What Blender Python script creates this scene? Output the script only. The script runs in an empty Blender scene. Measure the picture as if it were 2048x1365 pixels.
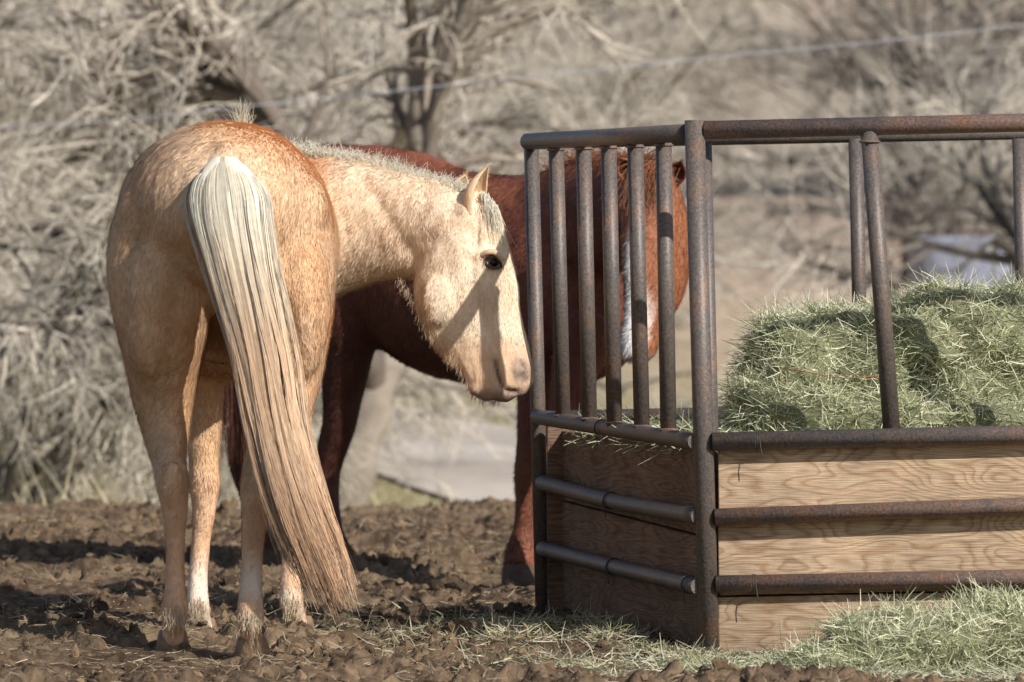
import bpy, bmesh, math, numpy as np
from mathutils import Vector
rng=np.random.default_rng(7)
F=200/36*2048.0
H=1.1
def W(px,py,Y):
    k=Y/F
    return np.array([(px-1024)*k, Y, H-(py-530)*k])
def PX(v):
    return 1024+v[:,0]/v[:,1]*F, 530+(H-v[:,2])*F/v[:,1]
scene=bpy.context.scene
def link(o,parent=None):
    scene.collection.objects.link(o)
    if parent is not None: o.parent=parent
    return o
def empty(name):
    o=bpy.data.objects.new(name,None); o.empty_display_size=0.1
    return link(o)
# ---------- noise
_L=np.random.default_rng(3).random((64,64,64)).astype(np.float32)
def vn(p,s,off=0.0):
    q=np.asarray(p,float)*s+off*17.31
    i=np.floor(q).astype(int); f=q-i; f=f*f*(3-2*f)
    r=0
    for a in (0,1):
        for b in (0,1):
            for c in (0,1):
                w=(f[:,0] if a else 1-f[:,0])*(f[:,1] if b else 1-f[:,1])*(f[:,2] if c else 1-f[:,2])
                r=r+w*_L[(i[:,0]+a)%64,(i[:,1]+b)%64,(i[:,2]+c)%64]
    return r
def fbm(p,s,o=4,off=0.0):
    r=0;a=.5
    for k in range(o):
        r=r+a*vn(p,s*2**k,off+k); a*=.5
    return r/(1-.5**o)
def ss(a,b,x):
    t=np.clip((x-a)/(b-a),0,1); return t*t*(3-2*t)
def mix(a,b,t):
    t=np.asarray(t)[...,None]; return np.asarray(a)*(1-t)+np.asarray(b)*t
# ---------- mesh
def mesh_np(name,V,Fc,mat=None,cols=None,smooth=True,normals=None,parent=None,mk=True):
    V=np.asarray(V,np.float32); Fc=np.asarray(Fc,np.int32)
    me=bpy.data.meshes.new(name)
    k=Fc.shape[1]
    me.vertices.add(len(V)); me.vertices.foreach_set('co',V.ravel())
    me.loops.add(Fc.size); me.loops.foreach_set('vertex_index',Fc.ravel())
    me.polygons.add(len(Fc))
    me.polygons.foreach_set('loop_start',np.arange(0,Fc.size,k,dtype=np.int32))
    me.update(calc_edges=True); me.validate()
    me.polygons.foreach_set('use_smooth',np.full(len(me.polygons),smooth))
    if cols is not None:
        a=me.attributes.new('Col','FLOAT_COLOR','POINT')
        c=np.ones((len(V),4),np.float32); c[:,:3]=cols
        a.data.foreach_set('color',c.ravel())
    if normals is not None and len(me.vertices)==len(normals):
        me.normals_split_custom_set_from_vertices(normals.tolist())
    if mat: me.materials.append(mat)
    if not mk: return me
    return link(bpy.data.objects.new(name,me),parent)
def unit(v): return v/np.maximum(np.linalg.norm(v,axis=-1,keepdims=True),1e-9)
def tubes(P,R,sides=3):
    P=np.asarray(P,float); N,M,_=P.shape
    T=unit(np.gradient(P,axis=1))
    ref=unit(rng.normal(size=(N,1,3)))+T*0
    A=unit(np.cross(T,ref)); B=np.cross(T,A)
    R=np.broadcast_to(np.asarray(R,float),(N,M))
    ang=np.arange(sides)*2*math.pi/sides
    V=P[:,:,None,:]+R[:,:,None,None]*(A[:,:,None,:]*np.cos(ang)[None,None,:,None]+B[:,:,None,:]*np.sin(ang)[None,None,:,None])
    idx=np.arange(N*M*sides).reshape(N,M,sides)
    a=idx[:,:-1,:]; b=idx[:,1:,:]
    Fc=np.stack([a,np.roll(a,-1,2),np.roll(b,-1,2),b],-1).reshape(-1,4)
    return V.reshape(-1,3),Fc
def catmull(C,n):
    C=np.asarray(C,float); m=len(C)
    E=np.vstack([2*C[0]-C[1],C,2*C[-1]-C[-2]])
    t=np.linspace(0,m-1-1e-9,n); i=t.astype(int); f=(t-i)[:,None]
    p0,p1,p2,p3=E[i],E[i+1],E[i+2],E[i+3]
    return .5*((2*p1)+(-p0+p2)*f+(2*p0-5*p1+4*p2-p3)*f**2+(-p0+3*p1-3*p2+p3)*f**3)
class Acc:
    def __init__(s): s.v=[];s.f=[];s.n=0
    def add(s,V,Fs):
        s.v.append(np.asarray(V,float)); s.f+= [tuple(int(i)+s.n for i in f) for f in Fs]; s.n+=len(V)
    def mesh(s,name):
        me=bpy.data.meshes.new(name); me.from_pydata(np.vstack(s.v).tolist(),[],s.f); me.update(); return me
def loft(acc,rings,up=(0,0,1),per=6,seg=28,side=None):
    C=[];R=[]
    for r in rings:
        C.append(W(r[0],r[1],r[2])); R.append(r[3:5])
    D=catmull(np.hstack([np.array(C),np.array(R)]),(len(rings)-1)*per+1)
    P=D[:,:3]; rr=np.maximum(D[:,3:],.004)
    T=unit(np.gradient(P,axis=0))
    if side is not None:
        S=np.asarray(side,float)[None]+T*0
        S=unit(S-T*np.sum(S*T,1,keepdims=True)); U=np.cross(S,T)
    else:
        U=np.asarray(up,float)[None]+T*0
        U=unit(U-T*np.sum(U*T,1,keepdims=True)); S=np.cross(T,U)
    a=np.arange(seg)*2*math.pi/seg
    V=P[:,None]+S[:,None]*(rr[:,0,None]*np.cos(a))[...,None]+U[:,None]*(rr[:,1,None]*np.sin(a))[...,None]
    n=len(P); fs=[]
    for i in range(n-1):
        for j in range(seg):
            k=(j+1)%seg
            fs.append((i*seg+j,i*seg+k,(i+1)*seg+k,(i+1)*seg+j))
    fs.append(tuple(range(seg))[::-1]); fs.append(tuple((n-1)*seg+j for j in range(seg)))
    acc.add(V.reshape(-1,3),fs)
def blob(acc,c,r,seg=16):
    th=np.linspace(0.15,math.pi-.15,10); ph=np.arange(seg)*2*math.pi/seg
    V=np.array([[math.sin(t)*math.cos(p)*r[0],math.sin(t)*math.sin(p)*r[1],math.cos(t)*r[2]] for t in th for p in ph])+np.asarray(c)
    fs=[]
    for i in range(9):
        for j in range(seg):
            k=(j+1)%seg; fs.append((i*seg+j,(i+1)*seg+j,(i+1)*seg+k,i*seg+k))
    fs.append(tuple(range(seg))); fs.append(tuple(9*seg+j for j in range(seg))[::-1])
    acc.add(V,fs)
# ---------- materials
def new_mat(name):
    m=bpy.data.materials.new(name); m.use_nodes=True
    nt=m.node_tree; b=nt.nodes['Principled BSDF']; return m,nt,b
def attr_mat(name,rough=.85,nscale=40,namt=.25,bump=.0,bscale=200,spec=.25,stretch=(1,1,1),col=None,metal=0,transl=0):
    m,nt,b=new_mat(name); N=nt.nodes; L=nt.links
    tc=N.new('ShaderNodeTexCoord'); mp=N.new('ShaderNodeMapping'); mp.inputs['Scale'].default_value=stretch
    L.new(tc.outputs['Object'],mp.inputs['Vector'])
    nz=N.new('ShaderNodeTexNoise'); nz.inputs['Scale'].default_value=nscale; nz.inputs['Detail'].default_value=5
    L.new(mp.outputs[0],nz.inputs['Vector'])
    mr=N.new('ShaderNodeMapRange'); mr.inputs[1].default_value=.3; mr.inputs[2].default_value=.7
    mr.inputs[3].default_value=1-namt; mr.inputs[4].default_value=1+namt; L.new(nz.outputs[0],mr.inputs[0])
    vm=N.new('ShaderNodeVectorMath'); vm.operation='SCALE'; L.new(mr.outputs[0],vm.inputs['Scale'])
    if col is None:
        at=N.new('ShaderNodeAttribute'); at.attribute_name='Col'; L.new(at.outputs['Color'],vm.inputs[0])
    else: vm.inputs[0].default_value=col
    L.new(vm.outputs[0],b.inputs['Base Color'])
    b.inputs['Roughness'].default_value=rough; b.inputs['Specular IOR Level'].default_value=spec
    b.inputs['Metallic'].default_value=metal
    if bump:
        n2=N.new('ShaderNodeTexNoise'); n2.inputs['Scale'].default_value=bscale; n2.inputs['Detail'].default_value=4
        L.new(mp.outputs[0],n2.inputs['Vector'])
        bp=N.new('ShaderNodeBump'); bp.inputs['Strength'].default_value=bump; bp.inputs['Distance'].default_value=.01
        L.new(n2.outputs[0],bp.inputs['Height']); L.new(bp.outputs[0],b.inputs['Normal'])
    if transl:
        tr=N.new('ShaderNodeBsdfTranslucent'); L.new(vm.outputs[0],tr.inputs[0]); ms=N.new('ShaderNodeMixShader'); ms.inputs[0].default_value=transl
        out=[n for n in N if n.type=='OUTPUT_MATERIAL'][0]
        L.new(b.outputs[0],ms.inputs[1]); L.new(tr.outputs[0],ms.inputs[2]); L.new(ms.outputs[0],out.inputs[0])
    return m
M_coat=attr_mat('horse_coat',.7,14,.14,.4,55,.3,(1.6,1.6,.6))
M_fur=attr_mat('horse_fur',.55,30,.10,0,60,.35)
M_hair=attr_mat('tail_hair',.38,60,.10,0,60,.5,transl=.15)
M_hairs=attr_mat('tail_hair_long',.42,60,.08,0,60,.35)
M_hay=attr_mat('hay_strands',.65,20,.15,spec=.35,transl=.2)
M_strawm=attr_mat('straw',.8,20,.15,transl=.15)
M_bark=attr_mat('bark',.9,6,.2)
M_hoof=attr_mat('hoof_horn',.6,60,.25,.3,120,col=(.27,.18,.11))
M_hoof2=attr_mat('hoof_horn_dark',.7,60,.25,.3,120,col=(.10,.065,.045))
M_dark=attr_mat('dark_skin',.5,60,.2,col=(.03,.022,.02))
m,nt,b=new_mat('eye_gloss'); b.inputs['Base Color'].default_value=(.012,.008,.006,1); b.inputs['Roughness'].default_value=.06
M_eye=m
def pipe_mat(name,red=0):
    m,nt,b=new_mat(name); N=nt.nodes; L=nt.links
    tc=N.new('ShaderNodeTexCoord')
    n1=N.new('ShaderNodeTexNoise'); n1.inputs['Scale'].default_value=7; n1.inputs['Detail'].default_value=8; n1.inputs['Roughness'].default_value=.7
    L.new(tc.outputs['Object'],n1.inputs['Vector'])
    cr=N.new('ShaderNodeValToRGB'); e=cr.color_ramp.elements
    e[0].position=.3;e[0].color=(.095,.083,.077,1); e[1].position=.76-red*.1;e[1].color=(.24,.13,.075,1)
    k=e.new(.52);k.color=(.13+red*.075,.103+red*.030,.088+red*.015,1)
    L.new(n1.outputs[0],cr.inputs[0])
    n2=N.new('ShaderNodeTexNoise'); n2.inputs['Scale'].default_value=140; n2.inputs['Detail'].default_value=3
    L.new(tc.outputs['Object'],n2.inputs['Vector'])
    r2=N.new('ShaderNodeMapRange'); r2.inputs[1].default_value=.3;r2.inputs[2].default_value=.7;r2.inputs[3].default_value=.65;r2.inputs[4].default_value=1.35
    L.new(n2.outputs[0],r2.inputs[0])
    vm=N.new('ShaderNodeVectorMath'); vm.operation='SCALE'; L.new(cr.outputs[0],vm.inputs[0]); L.new(r2.outputs[0],vm.inputs['Scale'])
    L.new(vm.outputs[0],b.inputs['Base Color'])
    b.inputs['Roughness'].default_value=.5; b.inputs['Metallic'].default_value=.1
    bp=N.new('ShaderNodeBump'); bp.inputs['Strength'].default_value=.35; bp.inputs['Distance'].default_value=.003
    L.new(n2.outputs[0],bp.inputs['Height']); L.new(bp.outputs[0],b.inputs['Normal'])
    return m
M_pipe=pipe_mat('rusty_pipe'); M_pipe2=pipe_mat('rusty_pipe_brown',1)
def wood_mat(name,axis,tint):
    m,nt,b=new_mat(name); N=nt.nodes; L=nt.links
    tc=N.new('ShaderNodeTexCoord'); mp=N.new('ShaderNodeMapping')
    mp.inputs['Scale'].default_value=(1.3,1,4) if axis=='x' else (1,.6,5)
    L.new(tc.outputs['Object'],mp.inputs['Vector'])
    nz=N.new('ShaderNodeTexNoise'); nz.inputs['Scale'].default_value=1.9; nz.inputs['Detail'].default_value=1.6; L.new(mp.outputs[0],nz.inputs['Vector'])
    mu=N.new('ShaderNodeMath'); mu.operation='MULTIPLY'; mu.inputs[1].default_value=22; L.new(nz.outputs[0],mu.inputs[0])
    fr=N.new('ShaderNodeMath'); fr.operation='FRACT'; L.new(mu.outputs[0],fr.inputs[0])
    cr=N.new('ShaderNodeValToRGB'); e=cr.color_ramp.elements
    a=np.array(tint)
    e[0].position=0;e[0].color=(*(a*1.06),1); e[1].position=1;e[1].color=(*(a*1.02),1)
    k=e.new(.78);k.color=(*(a*np.array([.74,.64,.55])),1); k=e.new(.5);k.color=(*(a*.97),1)
    L.new(fr.outputs[0],cr.inputs[0])
    n2=N.new('ShaderNodeTexNoise'); n2.inputs['Scale'].default_value=4; n2.inputs['Detail'].default_value=9; n2.inputs['Roughness'].default_value=.68
    L.new(tc.outputs['Object'],n2.inputs['Vector'])
    m2=N.new('ShaderNodeMapping'); m2.inputs['Scale'].default_value=(6,6,160); L.new(tc.outputs['Object'],m2.inputs['Vector'])
    n3=N.new('ShaderNodeTexNoise'); n3.inputs['Scale'].default_value=2; n3.inputs['Detail'].default_value=3; L.new(m2.outputs[0],n3.inputs['Vector'])
    ad=N.new('ShaderNodeMath'); ad.operation='ADD'; L.new(n2.outputs[0],ad.inputs[0]); L.new(n3.outputs[0],ad.inputs[1])
    r2=N.new('ShaderNodeMapRange'); r2.inputs[1].default_value=.72;r2.inputs[2].default_value=1.28;r2.inputs[3].default_value=.5;r2.inputs[4].default_value=1.25
    L.new(ad.outputs[0],r2.inputs[0])
    vm=N.new('ShaderNodeVectorMath'); vm.operation='SCALE'; L.new(cr.outputs[0],vm.inputs[0]); L.new(r2.outputs[0],vm.inputs['Scale'])
    vo=N.new('ShaderNodeTexVoronoi'); vo.inputs['Scale'].default_value=2.6
    m3=N.new('ShaderNodeMapping'); m3.inputs['Scale'].default_value=(1,1,1.6); L.new(tc.outputs['Object'],m3.inputs['Vector']); L.new(m3.outputs[0],vo.inputs['Vector'])
    r3=N.new('ShaderNodeMapRange'); r3.inputs[1].default_value=.03;r3.inputs[2].default_value=.065;r3.inputs[3].default_value=.35;r3.inputs[4].default_value=1
    L.new(vo.outputs['Distance'],r3.inputs[0])
    sx=N.new('ShaderNodeSeparateXYZ'); L.new(tc.outputs['Object'],sx.inputs[0])
    gz=N.new('ShaderNodeMapRange'); gz.inputs[1].default_value=0;gz.inputs[2].default_value=.28;gz.inputs[3].default_value=.70;gz.inputs[4].default_value=1; L.new(sx.outputs[2],gz.inputs[0])
    mm=N.new('ShaderNodeMath'); mm.operation='MULTIPLY'; L.new(r3.outputs[0],mm.inputs[0]); L.new(gz.outputs[0],mm.inputs[1])
    v2=N.new('ShaderNodeVectorMath'); v2.operation='SCALE'; L.new(vm.outputs[0],v2.inputs[0]); L.new(mm.outputs[0],v2.inputs['Scale'])
    L.new(v2.outputs[0],b.inputs['Base Color']); b.inputs['Roughness'].default_value=.85; b.inputs['Specular IOR Level'].default_value=.2
    bp=N.new('ShaderNodeBump'); bp.inputs['Strength'].default_value=.5; bp.inputs['Distance'].default_value=.005
    L.new(ad.outputs[0],bp.inputs['Height']); L.new(bp.outputs[0],b.inputs['Normal'])
    return m
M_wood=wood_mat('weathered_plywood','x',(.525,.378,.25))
M_wood2=wood_mat('shaded_plywood','y',(.25,.165,.118))  # darker copy of the plywood, the end panel's shade put into the tint

# ================= camera / light
cam=bpy.data.cameras.new('camera'); co=link(bpy.data.objects.new('camera',cam))
co.location=(0,0,H); co.rotation_euler=(math.radians(90)-math.atan(152.5/F),0,0)
cam.lens=200; cam.sensor_width=36; cam.clip_end=1500; cam.clip_start=.5
cam.dof.use_dof=True; cam.dof.focus_distance=16.5; cam.dof.aperture_fstop=5.6
scene.camera=co
A=math.radians(41); E=math.radians(34)
s=Vector((math.sin(A)*math.cos(E),-math.cos(A)*math.cos(E),math.sin(E)))
sl=bpy.data.lights.new('sun','SUN'); sl.energy=5.0; sl.angle=math.radians(.53); sl.color=(1,.965,.91)
so=link(bpy.data.objects.new('sun',sl)); so.rotation_euler=(-s).to_track_quat('-Z','Y').to_euler(); so.location=(10,-10,15)
w=bpy.data.worlds.new('World'); scene.world=w; w.use_nodes=True
nt=w.node_tree; sk=nt.nodes.new('ShaderNodeTexSky'); sk.sky_type='NISHITA'; sk.sun_disc=False
sk.sun_elevation=E; sk.sun_rotation=math.atan2(s.x,s.y)
bg=nt.nodes['Background']; bg.inputs[1].default_value=.10; nt.links.new(sk.outputs[0],bg.inputs[0])
scene.view_settings.view_transform='Standard'; scene.view_settings.look='None'; scene.view_settings.exposure=0

# ================= ground
HOOVES=[W(345,1306,16.2),W(504,1320,15.98),W(405,1280,17.02),W(598,1276,16.99),W(688,1150,20.25),W(545,1136,20.72),W(1038,1166,19.6),W(1112,1182,19.32)]
def hbase(x,y):
    e=25.6+.35*np.sin(x*1.3)+.2*np.sin(x*3.1+1)
    lip=.02*np.exp(-((y-(e-.6))/.7)**2)
    d=-.5*ss(0,1,(y-e)/2.0)
    up=np.maximum(y-62,0); hill=.18*up*ss(0,12,up)
    return lip+d+hill
def height(x,y):
    x=np.asarray(x,float).ravel(); y=np.asarray(y,float).ravel()
    p=np.stack([x,y,np.zeros_like(x)],1)
    dm=1-ss(25.8,27.5,y)
    n=(fbm(p,1.3,2,1)-.5)*.07
    wp=p+(np.stack([vn(p,9,71),vn(p,9,72),p[:,2]],1)-.5)*.10+(np.stack([vn(p,38,73),vn(p,38,74),p[:,2]],1)-.5)*.03
    cl=np.maximum(vn(wp,8,5)-.45,0)*.08+np.maximum(vn(wp,17,6)-.42,0)*.07+np.maximum(vn(wp,38,7)-.40,0)*.055+(vn(wp,75,8)-.5)*.032
    patch=.35+.65*ss(.35,.6,fbm(p,1.7,2,9))
    z=dm*(n+cl*patch-.02)
    hm=np.zeros_like(x)
    for h in HOOVES:
        hm=np.maximum(hm,np.exp(-(((x-h[0])**2+(y-h[1])**2)/.09**2)**1.5))
    z=z*(1-hm)+hm*.002
    far=ss(60,75,y)
    z+=far*(fbm(p,.08,3,11)-.5)*3.0
    z+=(1-dm)*(fbm(p,.6,3,12)-.5)*.06*(1-ss(26,28,y)*.5)
    return z+hbase(x,y)
def axis(lo,hi,st,LO,HI,g=1.13):
    c=list(np.arange(lo,hi,st)); d=st;v=c[-1]
    while v<HI: d*=g; d=min(d,12); v+=d; c.append(v)
    d=st;v=lo;pre=[]
    while v>LO: d*=g; d=min(d,12); v-=d; pre.append(v)
    return np.array(pre[::-1]+c)
gx=axis(-2.7,2.9,.010,-260,260); gy=axis(14.3,26.6,.015,-60,420,1.07)
X,Y=np.meshgrid(gx,gy,indexing='ij'); x=X.ravel(); y=Y.ravel(); z=height(x,y)
Vg=np.stack([x,y,z],1); ni,nj=len(gx),len(gy); idx=np.arange(ni*nj).reshape(ni,nj)
Fg=np.stack([idx[:-1,:-1],idx[1:,:-1],idx[1:,1:],idx[:-1,1:]],-1).reshape(-1,4)
p0=np.stack([x,y,z*0],1)
nn=fbm(p0,3,4,20); n2=fbm(p0,30,2,21)
dirt=mix((.060,.040,.026),(.195,.133,.084),ss(.3,.7,nn*.35+n2*.65))
dirt=mix(dirt,(.25,.185,.115),ss(.5,.75,fbm(p0,1.1,3,22))*.5)
grass=mix((.27,.24,.12),(.40,.35,.20),fbm(p0,1.2,3,23))
hillc=mix((.22,.18,.145),(.52,.455,.375),ss(.3,.7,fbm(p0,.9,5,24)))
hillc=mix(hillc,(.46,.30,.23),ss(.52,.68,fbm(p0,.12,3,25))*.5)
c=mix(dirt,grass,ss(25.6,27.5,y)); c=mix(c,hillc,ss(60,72,y))
M_ground=attr_mat('ground_soil',.95,35,.3,.6,110,.1)
mesh_np('ground',Vg,Fg,M_ground,c)
print('ground',len(Vg))
bm=bmesh.new(); bmesh.ops.create_icosphere(bm,subdivisions=1,radius=1); IV=np.array([v.co[:] for v in bm.verts]); IF=np.array([[v.index for v in f.verts] for f in bm.faces]); bm.free()
N=18000; x=rng.uniform(-2.7,2.9,N); y=rng.uniform(14.3,25.7,N)
pt=fbm(np.stack([x,y,x*0],1),1.7,2,9); keep=rng.random(N)<.25+.75*ss(.4,.6,pt); x=x[keep];y=y[keep];N=len(x)
r=.004+.018*rng.random(N)**3
zc=height(x,y)
V=IV[None]*(r[:,None]*rng.uniform(.5,1.5,(N,3)))[:,None,:]*rng.uniform(.6,1.35,(N,len(IV),1))
V=V.reshape(-1,3)+np.repeat(np.stack([x,y,zc+r*.2],1),len(IV),0)
Fc=(IF[None]+(np.arange(N)*len(IV))[:,None,None]).reshape(-1,3)
mesh_np('mud_clods',V,Fc,M_ground,np.repeat(mix((.07,.047,.031),(.24,.165,.10),rng.random(N)),len(IV),0),smooth=False)
def onplain(px,py):
    Yd=(H+.5)*F/(py-530); return np.array([(px-1024)/F*Yd,Yd])
La=np.array([onplain(700,880),onplain(780,826),onplain(880,830),onplain(1035,862),onplain(1400,905),onplain(2600,980)])
Lb=np.array([onplain(690,925),onplain(745,952),onplain(830,982),onplain(935,1012),onplain(1200,1050),onplain(2000,1110)])
a=catmull(La,60); b_=catmull(Lb,60)
t=np.linspace(0,1,12)
G=a[:,None]*(1-t)[None,:,None]+b_[:,None]*t[None,:,None]
zz=height(G[...,0],G[...,1])+.03
Vr=np.dstack([G,zz.reshape(G.shape[:2])]).reshape(-1,3); idx=np.arange(60*12).reshape(60,12)
Fr=np.stack([idx[:-1,:-1],idx[1:,:-1],idx[1:,1:],idx[:-1,1:]],-1).reshape(-1,4)
M_road=attr_mat('gravel_road',.95,.55,.28,.3,60,.1,(1,.35,1),col=(.52,.455,.395))  # stretched tone noise paints shadow streaks into the road colour
mesh_np('gravel_road',Vr,Fr,M_road)

# ================= strands helpers
def blades(P,D,L,Wd,cols,bend=.3,up=None):
    N=len(P); D=unit(D); S=unit(np.cross(D,unit(rng.normal(size=(N,3)))))
    B=unit(rng.normal(size=(N,3)))*bend
    L=np.broadcast_to(np.asarray(L,float),(N,))[:,None]; Wd=np.broadcast_to(np.asarray(Wd,float),(N,))[:,None]
    p1=P+D*L*.5; p2=P+(D+B*.6)*L
    V=np.stack([P-S*Wd/2,P+S*Wd/2,p1-S*Wd/2,p1+S*Wd/2,p2-S*Wd*.2,p2+S*Wd*.2],1).reshape(-1,3)
    i=np.arange(N)[:,None]*6
    Fc=np.concatenate([i+np.array([[0,1,3,2]]),i+np.array([[2,3,5,4]])],0)
    return V,Fc,np.repeat(cols,6,0)
def pick(cols,N,jit=.15):
    cols=np.array(cols); c=cols[rng.integers(0,len(cols),N)]
    return c*(1+rng.uniform(-jit,jit,(N,1)))
N=80000
x=rng.uniform(-2.7,2.9,N); y=rng.uniform(14.3,25.6,N)
keep=rng.random(N)<(.25+ss(.42,.62,fbm(np.stack([x,y,x*0],1),1.0,3,31)))*.9*np.where(y<18,1,.6)
x=x[keep];y=y[keep];N=len(x)
P=np.stack([x,y,height(x,y)+.004],1)
D=rng.normal(size=(N,3))*np.array([1,1,.25])
V,Fc,C=blades(P,D,rng.uniform(.012,.065,N),rng.uniform(.0014,.003,N),pick([(.38,.30,.19),(.30,.22,.13),(.50,.42,.29),(.2,.14,.09)],N))
mesh_np('straw_litter',V,Fc,M_strawm,C,smooth=False)
N=46000
y=rng.uniform(26.6,66,N); x=rng.uniform(-1,1,N)*(y*.09*2.2+2)
pxx=1024+x/y*F; pyy=530+1.6*F/y
open_=(pxx>690)&(pyy<1015)
tall=fbm(np.stack([x,y,x*0],1),.5,3,41)
Lg=np.where(open_,rng.uniform(.02,.05,N),rng.uniform(.12,.45,N)*(.4+1.3*ss(.4,.65,tall)))
Lg=np.where((pxx>690)&(y<37),.03,Lg)
road=(pxx>730)&(pyy>818+np.maximum(0,(pxx-870)*.2))&(pyy<960+(pxx-750)*.32)
keep=~road; x=x[keep];y=y[keep];Lg=Lg[keep];N=len(x)
D=rng.normal(size=(N,3))*np.array([.5,.5,.1])+np.array([0,0,1])
V,Fc,C=blades(np.stack([x,y,height(x,y)-.01],1),D,Lg,rng.uniform(.006,.014,N),pick([(.58,.49,.34),(.48,.40,.26),(.64,.57,.44),(.38,.34,.2)],N),.5)
mesh_np('dry_grass',V,Fc,M_strawm,C,smooth=False)

# ================= trees
def grow(P,R,n,l0,l1,ang,r0,wig,droop,M=6,tmin=.25,ry=None):
    N,Mp,_=P.shape; i=rng.integers(0,N,n); t=rng.uniform(tmin,1,n)*(Mp-1.001); k=t.astype(int); f=(t-k)[:,None]
    pos=P[i,k]*(1-f)+P[i,k+1]*f; tan=unit(P[i,k+1]-P[i,k])
    rp=R[i,k]
    q=unit(np.cross(tan,unit(rng.normal(size=(n,3)))))
    a=rng.uniform(ang*.5,ang*1.3,n)[:,None]; d=unit(tan*np.cos(a)+q*np.sin(a))
    L=rng.uniform(l0,l1,n)[:,None]/(M-1)
    out=[pos]; cur=unit(rng.normal(size=(n,3)))*wig
    for j in range(M-1):
        d=unit(d+cur+unit(rng.normal(size=(n,3)))*wig*.6+np.array([0,0,-droop]))
        pos=pos+d*L; out.append(pos)
    Q=np.stack(out,1); rr=np.minimum(r0*rng.uniform(.6,1.3,n),rp*.8)[:,None]*np.linspace(1,.35,M)[None]
    return Q,rr
TW=((.17,.145,.12),(.15,.128,.105),(.37,.325,.27),(.77,.685,.57),(.81,.73,.62))
def tree_mesh(name,seed,stems,height_,n1,n2,n3,n4,pale=1.0,tr=.1,lean=.5,droop=.05):
    global rng
    keep=rng; rng=np.random.default_rng(seed)
    S=[];M=8
    for k in range(stems):
        a=rng.uniform(0,6.28); d=np.array([math.cos(a)*lean,math.sin(a)*lean,1.0]); d/=np.linalg.norm(d)
        pos=np.array([rng.normal()*.15,rng.normal()*.15,-.15]); o=[pos]
        for j in range(M-1):
            d=d+rng.normal(size=3)*.16; d/=np.linalg.norm(d); pos=pos+d*height_*.6/(M-1); o.append(pos)
        S.append(o)
    P0=np.array(S); R0=np.linspace(tr,tr*.4,M)[None]*rng.uniform(.7,1.2,(stems,1))
    h=height_
    P1,R1=grow(P0,R0,n1,h*.3,h*.6,.8,tr*.5,.13,droop*.5,8,.2)
    P2,R2=grow(P1,R1,n2,h*.12,h*.3,.8,tr*.2,.16,droop,7,.2)
    P3,R3=grow(P2,R2,n3,h*.06,h*.16,.8,.009,.22,droop*1.5,6,.15)
    P4,R4=grow(P3,R3,n4,h*.03,h*.09,.7,.0055,.22,droop*1.5,4,.1)
    Vs=[];Fs=[];Cs=[];o=0
    for (P,R,sd,c) in ((P0,R0,8,TW[0]),(P1,R1,6,TW[1]),(P2,R2,4,TW[2]),(P3,R3,3,TW[3]),(P4,R4,3,TW[4])):
        V,Fc=tubes(P,R,sd); Vs.append(V);Fs.append(Fc+o);o+=len(V)
        cc=np.repeat(np.array([c])*pale*rng.uniform(.5,1.08,(len(P),1)),P.shape[1]*sd,0); Cs.append(cc)
    me=mesh_np(name,np.vstack(Vs),np.vstack(Fs),M_bark,np.minimum(np.vstack(Cs),.85),mk=False)
    rng=keep
    return me
protos=[tree_mesh('bare_tree_mesh_%d'%i,100+i,[3,4,2,5,3][i],[4.6,4.0,5.2,3.4,4.4][i],24,220,1700,4600,1.0,[.12,.10,.15,.07,.11][i],[.55,.7,.4,.9,.6][i],[.05,.1,.03,.02,.08][i]) for i in range(5)]
def put(me,x,y,sc,rot,parent=None,name='bare_tree',dz=0):
    o=link(bpy.data.objects.new(name,me),parent)
    o.location=(x,y,float(height([x],[y])[0])+dz); o.scale=(sc,)*3; o.rotation_euler=(0,0,rot); return o
spec=[(-60,33,1,.8),(120,39,0,1),(300,43,2,.9),(440,42,3,.9),(230,54,1,1.2),(20,49,4,1.1),(540,70,4,1.3),(760,78,2,1.3),(930,72,1,1.3),(1110,70,3,1.2),(1260,76,0,1.3),(-250,42,2,1),(-420,36,0,1),(-650,45,1,1.1),(420,60,2,1.2),
(2350,58,0,1.0),(2600,46,2,1),(3000,52,4,1.1),(1000,84,4,1.5),(1480,90,3,1.4),(640,66,0,1.1)]
for k,(px,Yd,pi,sc) in enumerate(spec):
    put(protos[pi],(px-1024)/F*Yd,Yd,sc,k*1.7)
def hero(name,pts,rad,n,seed,sc,cols,tm=.45):
    global rng
    keep=rng; rng=np.random.default_rng(seed)
    P0=catmull(np.array(pts),30)[None]; R0=np.linspace(rad,rad*.45,30)[None]*(1+.10*rng.normal(size=(1,30)))
    P1,R1=grow(P0,R0,n[0],1.0*sc,2.2*sc,.7,rad*.5,.12,.0,8,tm)
    P2,R2=grow(P1,R1,n[1],.4*sc,1.1*sc,.7,rad*.2,.16,.03,7)
    P3,R3=grow(P2,R2,n[2],.2*sc,.6*sc,.7,.008,.2,.05,5)
    Vs=[];Fs=[];Cs=[];o=0
    for (P,R,sd,c) in ((P0,R0,14,cols[0]),(P1,R1,6,cols[1]),(P2,R2,4,cols[2]),(P3,R3,3,cols[3])):
        V,Fc=tubes(P,R,sd); Vs.append(V);Fs.append(Fc+o);o+=len(V)
        cc=np.repeat(np.array([c])*rng.uniform(.75,1.1,(len(P),1)),P.shape[1]*sd,0)
        if sd==14: cc=cc*(.35+1.3*fbm(V*np.array([1,1,.35]),9,3,4))[:,None]
        Cs.append(cc)
    rng=keep
    return mesh_np(name,np.vstack(Vs),np.vstack(Fs),M_bark,np.vstack(Cs))
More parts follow.
